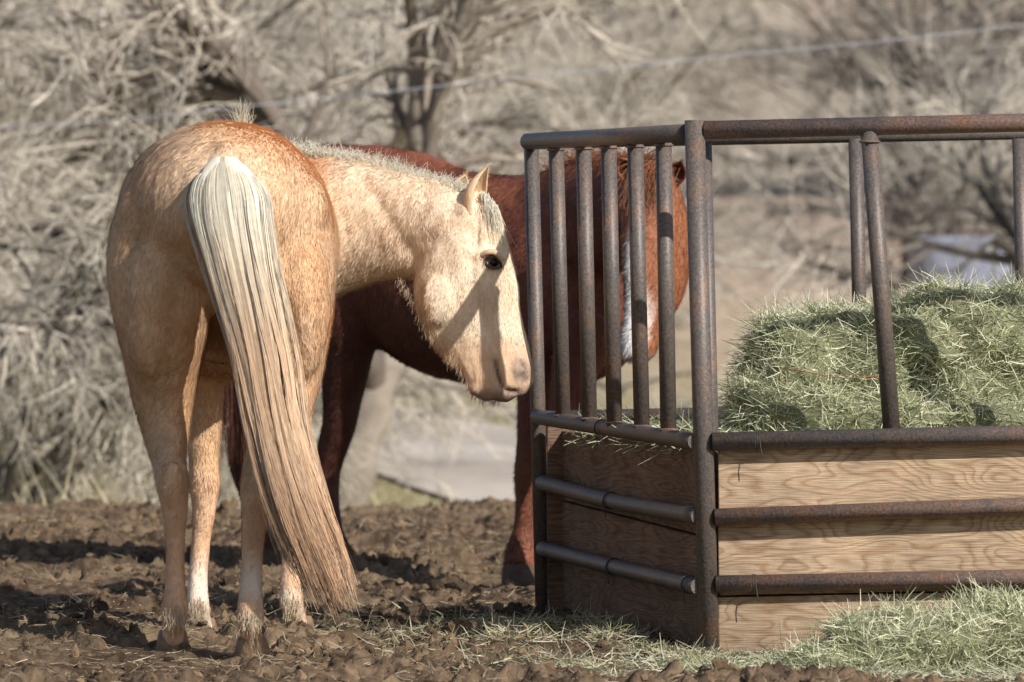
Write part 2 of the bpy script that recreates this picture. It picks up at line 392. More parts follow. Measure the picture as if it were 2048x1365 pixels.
hero('cottonwood_tree',[W(692,1030,36),W(710,940,36),W(738,840,36.1),W(775,740,36.2),W(830,640,36.6),W(850,420,37),W(840,200,37.5),W(930,0,38)],.14,(14,130,900),5,1.0,
     [(.27,.225,.18),(.22,.18,.145),(.42,.36,.29),(.74,.655,.55)],.72)
hero('cottonwood_tree',[W(750,800,36.2),W(735,700,36.0),W(690,560,36.0),W(600,330,36.3),W(500,160,36.5),W(400,20,37)],.10,(14,120,900),15,1.0,
     [(.15,.12,.10),(.16,.13,.105),(.40,.34,.28),(.74,.655,.55)],.6)
hy=69.0; hz=float(height([5.1],[hy])[0])
hero('bare_tree',[np.array([(1868-1024)/F*hy,hy,hz-.1]),W(1862,520,hy),W(1870,450,hy),W(1850,370,hy),W(1870,250,hy),W(1850,120,hy)],.12,(16,70,260),9,1.4,
     [(.09,.07,.06),(.12,.10,.085),(.28,.24,.2),(.62,.55,.47)],.1)
hero('bare_tree',[np.array([(1815-1024)/F*70,70,hz+.05]),W(1812,480,70),W(1835,380,70),W(1790,290,70),W(1760,150,70)],.07,(8,40,160),19,1.4,
     [(.09,.07,.06),(.12,.10,.085),(.28,.24,.2),(.62,.55,.47)],.1)
mass=empty('distant_trees')
for k in range(85):
    Yd=rng.uniform(72,140); px=rng.uniform(-700,2800)
    if 1330<px<2150 and (Yd<98 or rng.random()<.25): continue
    put(protos[rng.integers(0,5)],(px-1024)/F*Yd,Yd,rng.uniform(.9,1.8),rng.uniform(0,6.28),mass,'tree_clump')
tk=empty('stock_tank')
def pipe(name,pts,r,mat,parent,sides=14,n=None):
    P=np.array(pts,float)
    if n: P=catmull(P,n)
    T=unit(np.gradient(P,axis=0)); ref=np.array([0,0,1.0]) if abs(T[0][2])<.8 else np.array([0,1.0,0])
    Aa=unit(np.cross(T,ref[None]+T*0)); B=np.cross(T,Aa); an=np.arange(sides)*2*math.pi/sides
    V=(P[:,None]+r*(Aa[:,None]*np.cos(an)[None,:,None]+B[:,None]*np.sin(an)[None,:,None])).reshape(-1,3)
    fs=[]
    for i in range(len(P)-1):
        for j in range(sides):
            k=(j+1)%sides; fs.append((i*sides+j,i*sides+k,(i+1)*sides+k,(i+1)*sides+j))
    fs.append(tuple(range(sides))[::-1]); fs.append(tuple((len(P)-1)*sides+j for j in range(sides)))
    me=bpy.data.meshes.new(name); me.from_pydata(V.tolist(),[],fs); me.update()
    for p in me.polygons: p.use_smooth=len(p.vertices)==4
    me.materials.append(mat); return link(bpy.data.objects.new(name,me),parent)
M_tank=attr_mat('painted_steel',.5,4,.1,col=(.30,.32,.42))
Yt=67.5; Xt=(1930-1024)/F*Yt; zt=H-(570-530)*Yt/F
an=np.linspace(0,2*math.pi,40,endpoint=False)
shape=np.stack([Xt+.42*np.sign(np.cos(an))*np.abs(np.cos(an))**.3*1.0+.25*np.cos(an),Yt+.4*np.sin(an)],1)
def ringz(z,s=1): return np.column_stack([(shape-[Xt,Yt])*s+[Xt,Yt],np.full(40,z)])
V=np.vstack([ringz(zt-1.2,.97),ringz(zt+.50),ringz(zt+.52,1.03),ringz(zt+.57,1.03),ringz(zt+.57,.96),ringz(zt+.05,.93)])
ix=np.arange(240).reshape(6,40); Fc=np.stack([ix[:-1],np.roll(ix[:-1],-1,1),np.roll(ix[1:],-1,1),ix[1:]],-1).reshape(-1,4)
mesh_np('tank_shell',V,Fc,M_tank,parent=tk)
M_wat=attr_mat('tank_water',.1,2,.05,col=(.05,.06,.06))
me=bpy.data.meshes.new('water'); me.from_pydata(ringz(zt+.4,.95).tolist(),[],[tuple(range(40))]); me.materials.append(M_wat); link(bpy.data.objects.new('water',me),tk)
M_wire=attr_mat('wire',.5,5,.1,col=(.45,.47,.53))
wr=[W(-1500,300,34),W(0,255,34),W(500,212,34),W(1000,160,34),W(1500,108,34),W(2048,50,34),W(4000,-200,34)]
pipe('overhead_wire',wr,.0032,M_wire,None,6,60)

# ================= feeder
fd=empty('hay_feeder')
def L(pxa,pya,Ya,pxb,pyb,Yb): return [W(pxa,pya,Ya),W(pxb,pyb,Yb)]
NR=2900; YB=17.65
pipe('corner_post_front',L(1389,241,16.0,1419,1312,16.0),.0285,M_pipe,fd,18)
pipe('corner_post_front_inner',[W(1408,288,16.07),W(1432,1300,16.07)],.022,M_pipe,fd)
pipe('corner_post_far',L(1062,268,YB,1086,1232,YB),.0235,M_pipe,fd)
pipe('top_rail_end',L(1056,284,YB,1376,266,16.03),.026,M_pipe,fd)
pipe('top_rail_front',L(1407,261,16.0,NR,226,15.9),.0265,M_pipe2,fd)
EB=[(1112,297,1126,832,.17),(1167,295,1179,838,.33),(1217,293,1229,846,.49),(1270,291,1284,853,.65),(1327,288,1337,860,.82)]
wa=Acc()
for i,(xa,ya,xb,yb,t) in enumerate(EB):
    Yb=YB+(16.02-YB)*t
    pipe('end_bar_%d'%(i+1),L(xa,ya-6,Yb,xb,yb+8,Yb),.0235,M_pipe,fd)
    blob(wa,W(xa,ya+3,Yb),(.029,.029,.007)); blob(wa,W(xb,yb,Yb),(.029,.029,.008))
pipe('end_rail_1',[W(1074,834,YB-.04),W(1210,856,16.95),W(1392,884,16.0)],.0235,M_pipe,fd,n=20)
pipe('end_rail_2',[W(1084,966,YB-.04),W(1225,1003,16.93),W(1398,1033,16.0)],.0235,M_pipe,fd,n=20)
pipe('end_rail_3',[W(1084,1098,YB-.04),W(1230,1135,16.93),W(1398,1174,16.0)],.0235,M_pipe,fd,n=20)
pipe('front_rail_1',L(1425,884,15.98,NR,849,15.88),.0265,M_pipe,fd)
pipe('front_rail_2',L(1430,1035,15.98,NR,981,15.88),.0245,M_pipe2,fd)
pipe('front_rail_3',L(1432,1169,15.98,NR,1139,15.88),.0245,M_pipe2,fd)
for i in range(4):
    o=i*350
    pipe('front_bar_%d'%(i+1),L(1738+o,262-i*8,15.98,1784+o,868-i*8,15.98),.0245,M_pipe,fd)
    blob(wa,W(1739+o,284-i*8,15.975),(.031,.028,.007)); blob(wa,W(1783+o,864-i*8,15.975),(.031,.028,.008))
me=wa.mesh('weld_beads'); me.materials.append(M_pipe2); link(bpy.data.objects.new('weld_beads',me),fd)
def zat(v,X,Y): return np.array([X,Y,v])
XR=2.62; YR=17.75
BL=W(1062,284,YB)
rz=[(H-(284-530)*YB/F),(H-(836-530)*YB/F),(H-(966-530)*YB/F),(H-(1098-530)*YB/F)]
for i,zv in enumerate(rz):
    pipe('back_rail_%d'%(i+1),[zat(zv,BL[0]+.02,YB),zat(zv+.05,XR,YR)],.022,M_pipe,fd)
    fr=[W(NR,226,15.9),W(NR,849,15.88),W(NR,981,15.88),W(NR,1139,15.88)][i]
    pipe('right_rail_%d'%(i+1),[fr,zat(zv+.05,XR,YR)],.022,M_pipe,fd)
for i,px in enumerate([1390,1712,2040,2370]):
    k=YB/F; X0=(px-1024)*k
    pipe('back_bar_%d'%(i+1),[zat(rz[0]+.01,X0,YB+.03),zat(rz[1],X0+.02,YB+.03)],.0225,M_pipe,fd)
pipe('corner_post_right_front',[W(NR-8,205,15.9),W(NR+10,1300,15.9)],.027,M_pipe,fd)
pipe('corner_post_right_back',[zat(rz[0]+.07,XR,YR),zat(.0,XR+.02,YR)],.025,M_pipe,fd)
def board(name,a,b,c,d,th,mat):
    q=np.array([a,b,c,d]); 
    V=np.vstack([q,q+np.array(th)])
    fs=[(0,1,2,3),(7,6,5,4),(0,4,5,1),(1,5,6,2),(2,6,7,3),(3,7,4,0)]
    me=bpy.data.meshes.new(name); me.from_pydata(V.tolist(),[],fs); me.update(); me.materials.append(mat)
    o=link(bpy.data.objects.new(name,me),fd)
    bv=o.modifiers.new('b','BEVEL'); bv.width=.003; bv.segments=2
    return o
def fy(y0,slope,px): return y0+slope*(px-1435)/612
edges=[(900,-14),(1046,-22),(1192,-12),(1309,-10)]
for i in range(3):
    (ya,sa),(yb,sb)=edges[i],edges[i+1]
    g=4 if i else 0; Yo=16.012+[0,.010,-.003][i]
    board('front_board_%d'%(i+1),W(1436,ya+g,Yo),W(NR-10,fy(ya+g,sa,NR),Yo-.1),W(NR-10,fy(yb,sb,NR),Yo-.1),W(1438,yb,Yo),(0,.02,0),M_wood)
ee=[(862,896),(1000,1075),(1215,1306)]
nrm=np.array([.96,.27,0])
for i in range(2):
    g=3 if i else 0
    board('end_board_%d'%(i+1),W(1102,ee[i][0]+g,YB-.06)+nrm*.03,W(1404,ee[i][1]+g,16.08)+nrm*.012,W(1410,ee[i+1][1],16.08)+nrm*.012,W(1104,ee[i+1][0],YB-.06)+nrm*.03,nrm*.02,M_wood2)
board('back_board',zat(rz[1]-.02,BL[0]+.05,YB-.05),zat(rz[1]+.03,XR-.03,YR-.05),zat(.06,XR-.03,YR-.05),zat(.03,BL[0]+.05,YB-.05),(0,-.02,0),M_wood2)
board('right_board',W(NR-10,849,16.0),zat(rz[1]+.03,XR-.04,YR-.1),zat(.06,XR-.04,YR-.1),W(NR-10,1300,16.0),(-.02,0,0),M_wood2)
M_tie=attr_mat('tie_wire',.5,5,.1,col=(.06,.05,.045))
def wrap(c,T,r):
    c=np.array(c);T=unit(np.array(T,float)); a_=unit(np.cross(T,[0,0,1.0])); b2=np.cross(T,a_)
    t=np.linspace(0,4*math.pi,40)[:,None]
    P=c+r*(a_*np.cos(t)+b2*np.sin(t))+T*(t/30-.2)*.03
    P=np.vstack([P,P[-1]+[0.004,-.01,-.03],P[-1]+[0.008,-.012,-.05]])
    pipe('tie_wire',P,.0016,M_tie,fd,5)
tx=(W(2048,868,15.95)-W(1425,884,15.98)); te=(W(1392,884,16.0)-W(1074,834,YB))
wrap(W(1515,882,15.977),tx,.0285); wrap(W(1507,1168,15.977),tx,.0265); wrap(W(1205,856,16.96),te,.0255)
wrap(W(1222,1002,16.94),te,.0255); wrap(W(1228,1134,16.94),te,.0255); wrap(W(1380,1170,16.08),te,.0255); wrap(W(1085,1098,YB-.1),te,.0255)

# ================= hay
def hay_cols(N): return pick([(.66,.65,.43),(.48,.50,.29),(.76,.73,.53),(.32,.36,.19),(.82,.79,.60),(.54,.56,.36)],N,.18)
def superell(c,r,e,nu=90,nv=60,amp=.05,seed=0,sc=4):
    u=np.linspace(0,2*math.pi,nu,endpoint=False); v=np.linspace(-math.pi/2+.02,math.pi/2-.02,nv)
    U,Vv=np.meshgrid(u,v,indexing='ij'); f=lambda w,ee: np.sign(w)*np.abs(w)**ee
    P=np.stack([r[0]*f(np.cos(Vv),e)*f(np.cos(U),e),r[1]*f(np.cos(Vv),e)*f(np.sin(U),e),r[2]*f(np.sin(Vv),e)],-1).reshape(-1,3)
    n=unit(P/np.array(r)**2); P=P+n*((fbm(P+c,sc,3,seed)-.5)*2.6*amp+(vn(P+c,13,seed+5)-.5)*.07+(vn(P+c,26,seed+5)-.5)*.035)[:,None]
    idx=np.arange(nu*nv).reshape(nu,nv); a=idx[:,:-1];b=idx[:,1:]; a2=np.roll(a,-1,0);b2=np.roll(b,-1,0)
    return P+np.array(c),np.stack([a,a2,b2,b],-1).reshape(-1,4)
def surf(V,Fc,N):
    A_,B_,C_,D_=[V[Fc[:,i]] for i in range(4)]; nr=np.cross(C_-A_,D_-B_); ar=np.linalg.norm(nr,axis=1)
    k=rng.choice(len(Fc),N,p=ar/ar.sum()); u=rng.random((N,1));v=rng.random((N,1))
    P=(A_[k]*(1-u)+B_[k]*u)*(1-v)+(D_[k]*(1-u)+C_[k]*u)*v
    return P,unit(nr[k])
def hay_object(name,parts,nst,parent=None,lmul=1):
    Vs=[];Fs=[];o=0
    for (V,Fc) in parts:
        Vs.append(V);Fs.append(Fc+o);o+=len(V)
    Vall=np.vstack(Vs);Fall=np.vstack(Fs)
    C0=mix((.12,.13,.06),(.30,.30,.16),fbm(Vall,25,2,3))
    P,n=surf(Vall,Fall,nst)
    cen=Vall.mean(0)
    sg=np.sign(np.sum(n*(P-cen),1,keepdims=True)); n=n*np.where(sg==0,1,sg)
    wild=(rng.random((nst,1))<.12)
    D=rng.normal(size=(nst,3))*np.array([1,1,.6])+n*np.where(wild,1.1,.3)
    S,Fb,Cb=blades(P-unit(D)*.012,D,rng.uniform(.02,.10,nst)*lmul,rng.uniform(.0016,.0032,nst),hay_cols(nst),.45)
    return mesh_np(name,np.vstack([Vall,S]),np.vstack([Fall,Fb+len(Vall)]),M_hay,np.vstack([C0,Cb]),smooth=False,parent=parent)
parts=[superell(W(1660,765,16.72),(.225,.36,.155),.65,seed=1,amp=.07),
       superell(W(1925,742,16.72),(.30,.36,.19),.6,seed=2,amp=.07),
       superell(W(2250,752,16.8),(.42,.38,.175),.55,seed=3,amp=.06),
       superell(W(1565,815,16.6),(.14,.25,.08),.8,seed=4,amp=.04),
       superell(W(1980,845,16.7),(.72,.48,.09),.6,seed=5,amp=.05)]
hb=hay_object('hay_bale',parts,100000)
M_twine=attr_mat('baling_twine',.6,5,.1,col=(.34,.14,.06))
tw=pipe('baling_twine',[W(1555,738,16.42),W(1600,742,16.365),W(1680,756,16.345),W(1760,752,16.35)],.0016,M_twine,None,5,40); tw.parent=hb
def scatter(N,fx,base,lo=.03,hi=.1,flat=.35):
    x,y,h=fx(N)
    P=np.stack([x,y,base(x,y)+h],1); N=len(x)
    D=rng.normal(size=(N,3))*np.array([1,1,flat])
    return blades(P,D,rng.uniform(lo,hi,N),rng.uniform(.0018,.0034,N),hay_cols(N),.5)
V1,F1,C1=scatter(7000,lambda N:(lambda y:((.53-.2765*(y-16)+.07)+rng.random(N)**1.3*.75,y,rng.random(N)**1.5*.06))(rng.uniform(16.1,17.5,N)),lambda x,y:np.full_like(x,.565))
o=mesh_np('loose_hay_bed',V1,F1,M_hay,C1,smooth=False); o.parent=hb
n=24; gy_=np.linspace(16.1,17.5,n); gu=np.linspace(0,1,40)
YY,UU=np.meshgrid(gy_,gu,indexing='ij'); XX=(.53-.2765*(YY-16)+.07)*(1-UU)+2.5*UU
pz=np.stack([XX.ravel(),YY.ravel(),XX.ravel()*0],1); Vb_=pz+np.array([0,0,1])*(.555+(vn(pz,9,3)-.5)*.04)[:,None]
ix=np.arange(n*40).reshape(n,40); mesh_np('hay_fill',Vb_,np.stack([ix[:-1,:-1],ix[:-1,1:],ix[1:,1:],ix[1:,:-1]],-1).reshape(-1,4),M_hay,mix((.16,.17,.08),(.32,.31,.17),fbm(pz,20,2,2)),parent=hb)
zgr=height
cp=W(1960,1330,15.45)
parts=[superell(np.array([cp[0]-.05,15.64,.04]),(.34,.17,.11),1.0,seed=11,amp=.04),superell(np.array([cp[0]+.35,15.66,.05]),(.42,.2,.12),.9,seed=12,amp=.035),superell(np.array([cp[0]-.32,15.60,.01]),(.22,.15,.04),1.0,seed=13,amp=.03)]
hp=hay_object('loose_hay',parts,32000)
def fA(N):
    x=1.05+rng.normal(size=N)*.42; y=15.6+rng.normal(size=N)*.2; k=(y<15.97); return x[k],y[k],rng.random(k.sum())*.01
Va,Fa,Ca=scatter(10000,fA,zgr,.02,.08)
def fB(N):
    y=rng.uniform(15.5,17.6,N); x=.5-.2765*(y-16)-np.abs(rng.normal(size=N))*.33; k=fbm(np.stack([x,y,x*0],1),4,2,5)>.43; return x[k],y[k],rng.random(k.sum())*.012
Vb,Fb,Cb=scatter(14000,fB,zgr,.02,.07)
mesh_np('scattered_hay',np.vstack([Va,Vb]),np.vstack([Fa,Fb+len(Va)]),M_hay,np.vstack([Ca*.85,Cb*np.array([.72,.67,.64])]),smooth=False,parent=hp)

# ================= horses
def finish_body(name,acc,voxel,smooth_it,parent,colorfn,grooves=(),fur=0,furlen=.02,furdir=(-.2,-.25,-.9),furw=.0024,fmask=None):
    me=acc.mesh(name+'_raw'); ob=link(bpy.data.objects.new(name+'_raw',me))
    r=ob.modifiers.new('r','REMESH'); r.mode='VOXEL'; r.voxel_size=voxel
    sm=ob.modifiers.new('s','SMOOTH'); sm.factor=.5; sm.iterations=smooth_it
    bpy.context.view_layer.update(); dg=bpy.context.evaluated_depsgraph_get()
    ev=bpy.data.meshes.new_from_object(ob.evaluated_get(dg)); bpy.data.objects.remove(ob)
    n=len(ev.vertices); co_=np.empty(n*3); ev.vertices.foreach_get('co',co_); V=co_.reshape(-1,3)
    ne=len(ev.edges); ed=np.empty(ne*2,np.int32); ev.edges.foreach_get('vertices',ed); ed=ed.reshape(-1,2)
    deg=np.bincount(ed.ravel(),minlength=n)[:,None]; px_,py_=PX(V)
    wgt=(ss(900,820,py_)*(px_<690))[:,None] if voxel<.01 else ss(900,820,py_)[:,None]*(px_<1230)[:,None]
    for it in range(14):
        sm_=np.zeros_like(V)
        for c_ in range(3): sm_[:,c_]=np.bincount(ed[:,0],V[ed[:,1],c_],n)+np.bincount(ed[:,1],V[ed[:,0],c_],n)
        V=V+(sm_/deg-V)*.6*wgt
    ev.vertices.foreach_set('co',V.astype(np.float32).ravel()); ev.update()
    nr=np.empty(n*3); ev.vertex_normals.foreach_get('vector',nr); Nn=nr.reshape(-1,3)
    off=np.zeros(n); dark=np.zeros(n)
    for (pts,wd,dp,dk) in grooves:
        pts=catmull(np.array(pts),24) if len(pts)>2 else np.array(pts)
        dm=np.full(n,9.)
        for a_,b2 in zip(pts[:-1],pts[1:]):
            ab=b2-a_; t=np.clip(((V-a_)@ab)/(ab@ab),0,1)[:,None]; dm=np.minimum(dm,np.linalg.norm(V-(a_+t*ab),axis=1))
        g=np.exp(-(dm/wd)**2); off-=dp*g; dark=np.maximum(dark,dk*np.exp(-(dm/(wd*.8))**2))
    Vs_=V*np.array([1,1,.45])
    body=ss(.55,.8,V[:,2])
    V=V+Nn*(off+(fbm(V,9,3,50)-.5)*.009+(fbm(Vs_,42,2,51)-.5)*.0065*(.35+.65*body))[:,None]
    ev.vertices.foreach_set('co',V.astype(np.float32).ravel()); ev.update()
    cols=colorfn(V,Nn)*(1-dark)[:,None]
    a=ev.attributes.new('Col','FLOAT_COLOR','POINT'); c=np.ones((n,4),np.float32); c[:,:3]=cols; a.data.foreach_set('color',c.ravel())
    ev.polygons.foreach_set('use_smooth',np.ones(len(ev.polygons),bool))
    ev.materials.clear(); ev.materials.append(M_coat); ev.name=name
    o=link(bpy.data.objects.new('body',ev),parent)
    nr=np.empty(n*3); ev.vertex_normals.foreach_get('vector',nr); Nn=nr.reshape(-1,3)
    if fur:
        ev.calc_loop_triangles(); T=np.empty(len(ev.loop_triangles)*3,np.int32); ev.loop_triangles.foreach_get('vertices',T); T=T.reshape(-1,3)
        A_,B_,C_=V[T[:,0]],V[T[:,1]],V[T[:,2]]; ar=np.linalg.norm(np.cross(B_-A_,C_-A_),axis=1)
        k=rng.choice(len(T),fur,p=ar/ar.sum()); u=rng.random((fur,1));v=rng.random((fur,1)); m=(u+v)>1; u=np.where(m,1-u,u); v=np.where(m,1-v,v)
        P=A_[k]+(B_-A_)[k]*u+(C_-A_)[k]*v; nn_=unit(Nn[T[k,0]]); cc=cols[T[k,0]]
        d=np.array(furdir)[None]+ (np.stack([vn(P,9,1),vn(P,9,2),vn(P,9,3)],1)-.5)*1.3+rng.normal(size=(fur,3))*.2
        d=unit(d-nn_*np.sum(d*nn_,1,keepdims=True)); d=unit(d+nn_*rng.uniform(.1,.45,(fur,1)))
        sd=unit(np.cross(d,nn_)); px_,py_=PX(P)
        Lf=furlen*rng.uniform(.5,1.3,(fur,1)); w_=furw
        if fmask is not None: Lf=Lf*fmask(px_,py_)[:,None]
        S=np.stack([P-sd*w_/2-nn_*.001,P+sd*w_/2-nn_*.001,P+d*Lf],1).reshape(-1,3)
        nc=np.repeat(unit(nn_+rng.normal(size=(fur,3))*.2),3,0)
        cf=np.repeat(np.minimum(cc*rng.uniform(.82,1.22,(fur,1)),.9),3,0)
        mesh_np('coat_hair',S,np.arange(fur*3).reshape(-1,3),M_fur,cf,normals=nc,parent=parent)
    return V,Nn
def hoof(name,px,py,Y,r,parent,fwd=(0,1),h=.065,mat=M_hoof):
    c=W(px,py,Y); gz=c[2]; f=np.array([fwd[0],fwd[1],0.0]); f/=np.linalg.norm(f); sd=np.array([f[1],-f[0],0])
    a=np.arange(24)*2*math.pi/24; V=[]
    for (zz,sc,sh) in ((-.02,1.0,.018),(0.0,1.0,.016),(h*.5,.88,.002),(h*.9,.76,-.01),(h,.70,-.012)):
        for t in a: V.append([c[0],c[1],gz+zz]+f*(math.cos(t)*r*sc*1.12+sh)+sd*math.sin(t)*r*sc)
    V=np.array(V); ix=np.arange(120).reshape(5,24)
    fs=[tuple(q) for q in np.stack([ix[:-1],np.roll(ix[:-1],-1,1),np.roll(ix[1:],-1,1),ix[1:]],-1).reshape(-1,4).tolist()]
    fs.append(tuple(range(24))[::-1]); fs.append(tuple(range(96,120)))
    me=bpy.data.meshes.new(name); me.from_pydata(V.tolist(),[],fs); me.update()
    for p in me.polygons: p.use_smooth=True
    me.materials.append(mat); link(bpy.data.objects.new(name,me),parent)
def ear(name,base,tip,opn,wd,col,coli,parent):
    base=np.array(base);tip=np.array(tip); ax=tip-base; Ln=np.linalg.norm(ax); ax=ax/Ln
    o=np.array(opn,float); o=unit(o-ax*np.dot(o,ax)); s_=np.cross(ax,o)
    nu,nv=18,17; V=[];C=[]
    for i in range(nu):
        u=i/(nu-1)
        r=wd*max(0,(1-u**2.6))**.8*(.72+.5*math.sin(math.pi*min(u*1.1,1)))+.0008
        for j in range(nv):
            th=math.radians(-128+256*j/(nv-1))*(1-.25*u)
            V.append(base+ax*Ln*u-o*math.cos(th)*r*.75+s_*math.sin(th)*r-o*0.012*math.sin(u*3))
            C.append(np.array(col)*(1-.35*math.exp(-(th/.9)**2)))
    V=np.array(V); ix=np.arange(nu*nv).reshape(nu,nv); Fc=np.stack([ix[:-1,:-1],ix[1:,:-1],ix[1:,1:],ix[:-1,1:]],-1).reshape(-1,4)
    ob=mesh_np(name,V,Fc,M_coat,np.array(C),parent=parent)
    sm=ob.modifiers.new('s','SOLIDIFY'); sm.thickness=.006; sm.offset=0
    n=350; k=rng.integers(0,len(V),n); P=V[k]; D=o[None]*.4+ax[None]*.8+rng.normal(size=(n,3))*.25
    Vb,Fb,Cb=blades(P,D,rng.uniform(.008,.018,n),.0011,np.repeat([coli],n,0),.3)
    mesh_np(name+'_hair',Vb,Fb,M_fur,Cb,smooth=False,parent=parent)
def eyeball(c,r,parent):
    bpy.ops.mesh.primitive_uv_sphere_add(segments=32,ring_count=16,radius=r,location=tuple(c)); o=bpy.context.object; o.name='eye'; o.parent=parent
    for p in o.data.polygons: p.use_smooth=True
    o.data.materials.append(M_eye)
def hairs(P0,D0,Ls,r,cols,M=7,grav=.25,wig=.08,parent=None,name='hair'):
    N=len(P0); d=unit(D0); pos=P0.copy(); out=[pos]; L_=np.broadcast_to(Ls,(N,))[:,None]/(M-1)
    cw=rng.normal(size=(N,3))*wig
    for j in range(M-1):
        d=unit(d+cw+rng.normal(size=(N,3))*wig*.5+np.array([0,0,-grav])); pos=pos+d*L_; out.append(pos)
    P=np.stack(out,1); V,Fc=tubes(P,r*np.linspace(1,.3,M)[None]+np.zeros((N,1)),3)
    return mesh_np(name,V,Fc,M_hair,np.minimum(np.repeat(cols,M*3,0),.9),parent=parent)

# ---- palomino
ph=empty('palomino_horse'); ac=Acc()
loft(ac,[(442,500,15.97,.10,.13),(442,470,16.03,.19,.21),(443,445,16.14,.258,.263),(445,434,16.3,.298,.272),(448,438,16.5,.308,.279),(452,462,16.75,.318,.304),(459,490,17.0,.328,.324),(466,495,17.25,.29,.325),(478,500,17.45,.23,.29),(485,500,17.6,.13,.2)])
loft(ac,[(448,560,16.5,.22,.22),(455,590,16.8,.26,.24),(462,600,17.1,.25,.24),(470,590,17.35,.18,.2)])
loft(ac,[(345,400,16.36,.13,.17),(330,480,16.30,.158,.22),(326,570,16.25,.156,.235),(326,660,16.26,.133,.20),(326,740,16.28,.107,.15),(326,800,16.28,.088,.11),(330,860,16.25,.067,.082),(338,920,16.19,.050,.062),(344,965,16.13,.047,.064),(348,1015,16.13,.038,.048),(350,1075,16.14,.029,.036),(350,1150,16.14,.0275,.034),(350,1195,16.13,.032,.04),(349,1225,16.13,.037,.042),(346,1255,16.16,.031,.033),(345,1285,16.19,.035,.036)],side=(1,0,0))
loft(ac,[(540,400,16.36,.13,.17),(556,480,16.30,.158,.22),(562,570,16.25,.156,.235),(562,660,16.24,.141,.20),(562,740,16.22,.121,.15),(556,800,16.18,.103,.12),(545,860,16.1,.078,.09),(528,920,16.0,.056,.067),(517,980,15.93,.050,.066),(510,1035,15.93,.039,.05),(505,1095,15.93,.030,.036),(502,1160,15.93,.0285,.034),(500,1205,15.92,.034,.04),(500,1235,15.92,.039,.043),(502,1268,15.95,.032,.033),(504,1298,15.98,.036,.036)],side=(1,0,0))
loft(ac,[(400,560,17.1,.10,.16),(400,660,17.05,.09,.13),(402,760,17.0,.072,.09),(406,840,16.98,.058,.068),(408,920,16.97,.044,.05),(409,975,16.96,.046,.046),(408,1025,16.96,.034,.038),(402,1080,16.96,.0275,.032),(397,1140,16.95,.027,.031),(395,1185,16.94,.032,.037),(396,1212,16.94,.036,.039),(401,1238,16.97,.030,.031),(405,1262,17.0,.034,.034)],side=(1,0,0))
loft(ac,[(580,560,17.1,.10,.16),(588,660,17.05,.09,.13),(588,760,17.0,.07,.09),(586,840,16.96,.058,.068),(584,920,16.93,.044,.05),(583,975,16.92,.046,.046),(583,1025,16.92,.034,.038),(582,1080,16.92,.0275,.032),(581,1140,16.91,.027,.031),(581,1180,16.9,.032,.037),(583,1207,16.9,.036,.039),(591,1234,16.94,.030,.031),(597,1258,16.97,.035,.034)],side=(1,0,0))
loft(ac,[(480,500,17.42,.15,.24),(560,478,17.4,.17,.25),(645,455,17.37,.145,.225),(725,447,17.33,.118,.195),(800,450,17.28,.10,.166),(862,458,17.23,.09,.150),(915,472,17.19,.085,.125),(945,480,17.17,.07,.10)])
hs=(0,1,0)
def hring(a,b,Y,rt):
    cx,cy=(a[0]+b[0])/2,(a[1]+b[1])/2; return (cx,cy,Y,rt,math.hypot(a[0]-b[0],a[1]-b[1])/2*Y/F)
loft(ac,[hring((925,398),(968,374),17.2,.045),hring((895,440),(996,402),17.19,.075),hring((868,492),(1013,450),17.18,.092),hring((842,545),(1027,505),17.17,.098),hring((828,600),(1037,560),17.16,.092),hring((846,652),(1045,612),17.15,.076),hring((880,697),(1053,655),17.14,.062),hring((918,742),(1060,696),17.13,.055),hring((936,775),(1065,728),17.12,.056),hring((948,798),(1062,762),17.12,.053),hring((966,806),(1050,788),17.12,.038)],side=hs,per=8,seg=36)
blob(ac,W(880,600,17.09),(.065,.03,.075)); blob(ac,W(972,508,17.10),(.04,.030,.020)); blob(ac,W(985,590,17.10),(.02,.022,.09))
blob(ac,W(1042,740,17.08),(.028,.020,.036)); blob(ac,W(1006,794,17.12),(.034,.038,.018)); blob(ac,W(935,425,17.15),(.05,.05,.04)); blob(ac,W(955,778,17.11),(.03,.03,.024))
blob(ac,W(345,962,16.08),(.027,.022,.055)); blob(ac,W(517,975,15.875),(.028,.022,.055))
blob(ac,W(440,290,16.35),(.16,.22,.05)); blob(ac,W(452,350,16.0),(.05,.06,.10))
blob(ac,W(300,620,16.13),(.08,.09,.20)); blob(ac,W(600,620,16.11),(.09,.09,.20)); blob(ac,W(305,430,16.21),(.10,.12,.11)); blob(ac,W(590,420,16.21),(.10,.12,.11))
CR=np.array
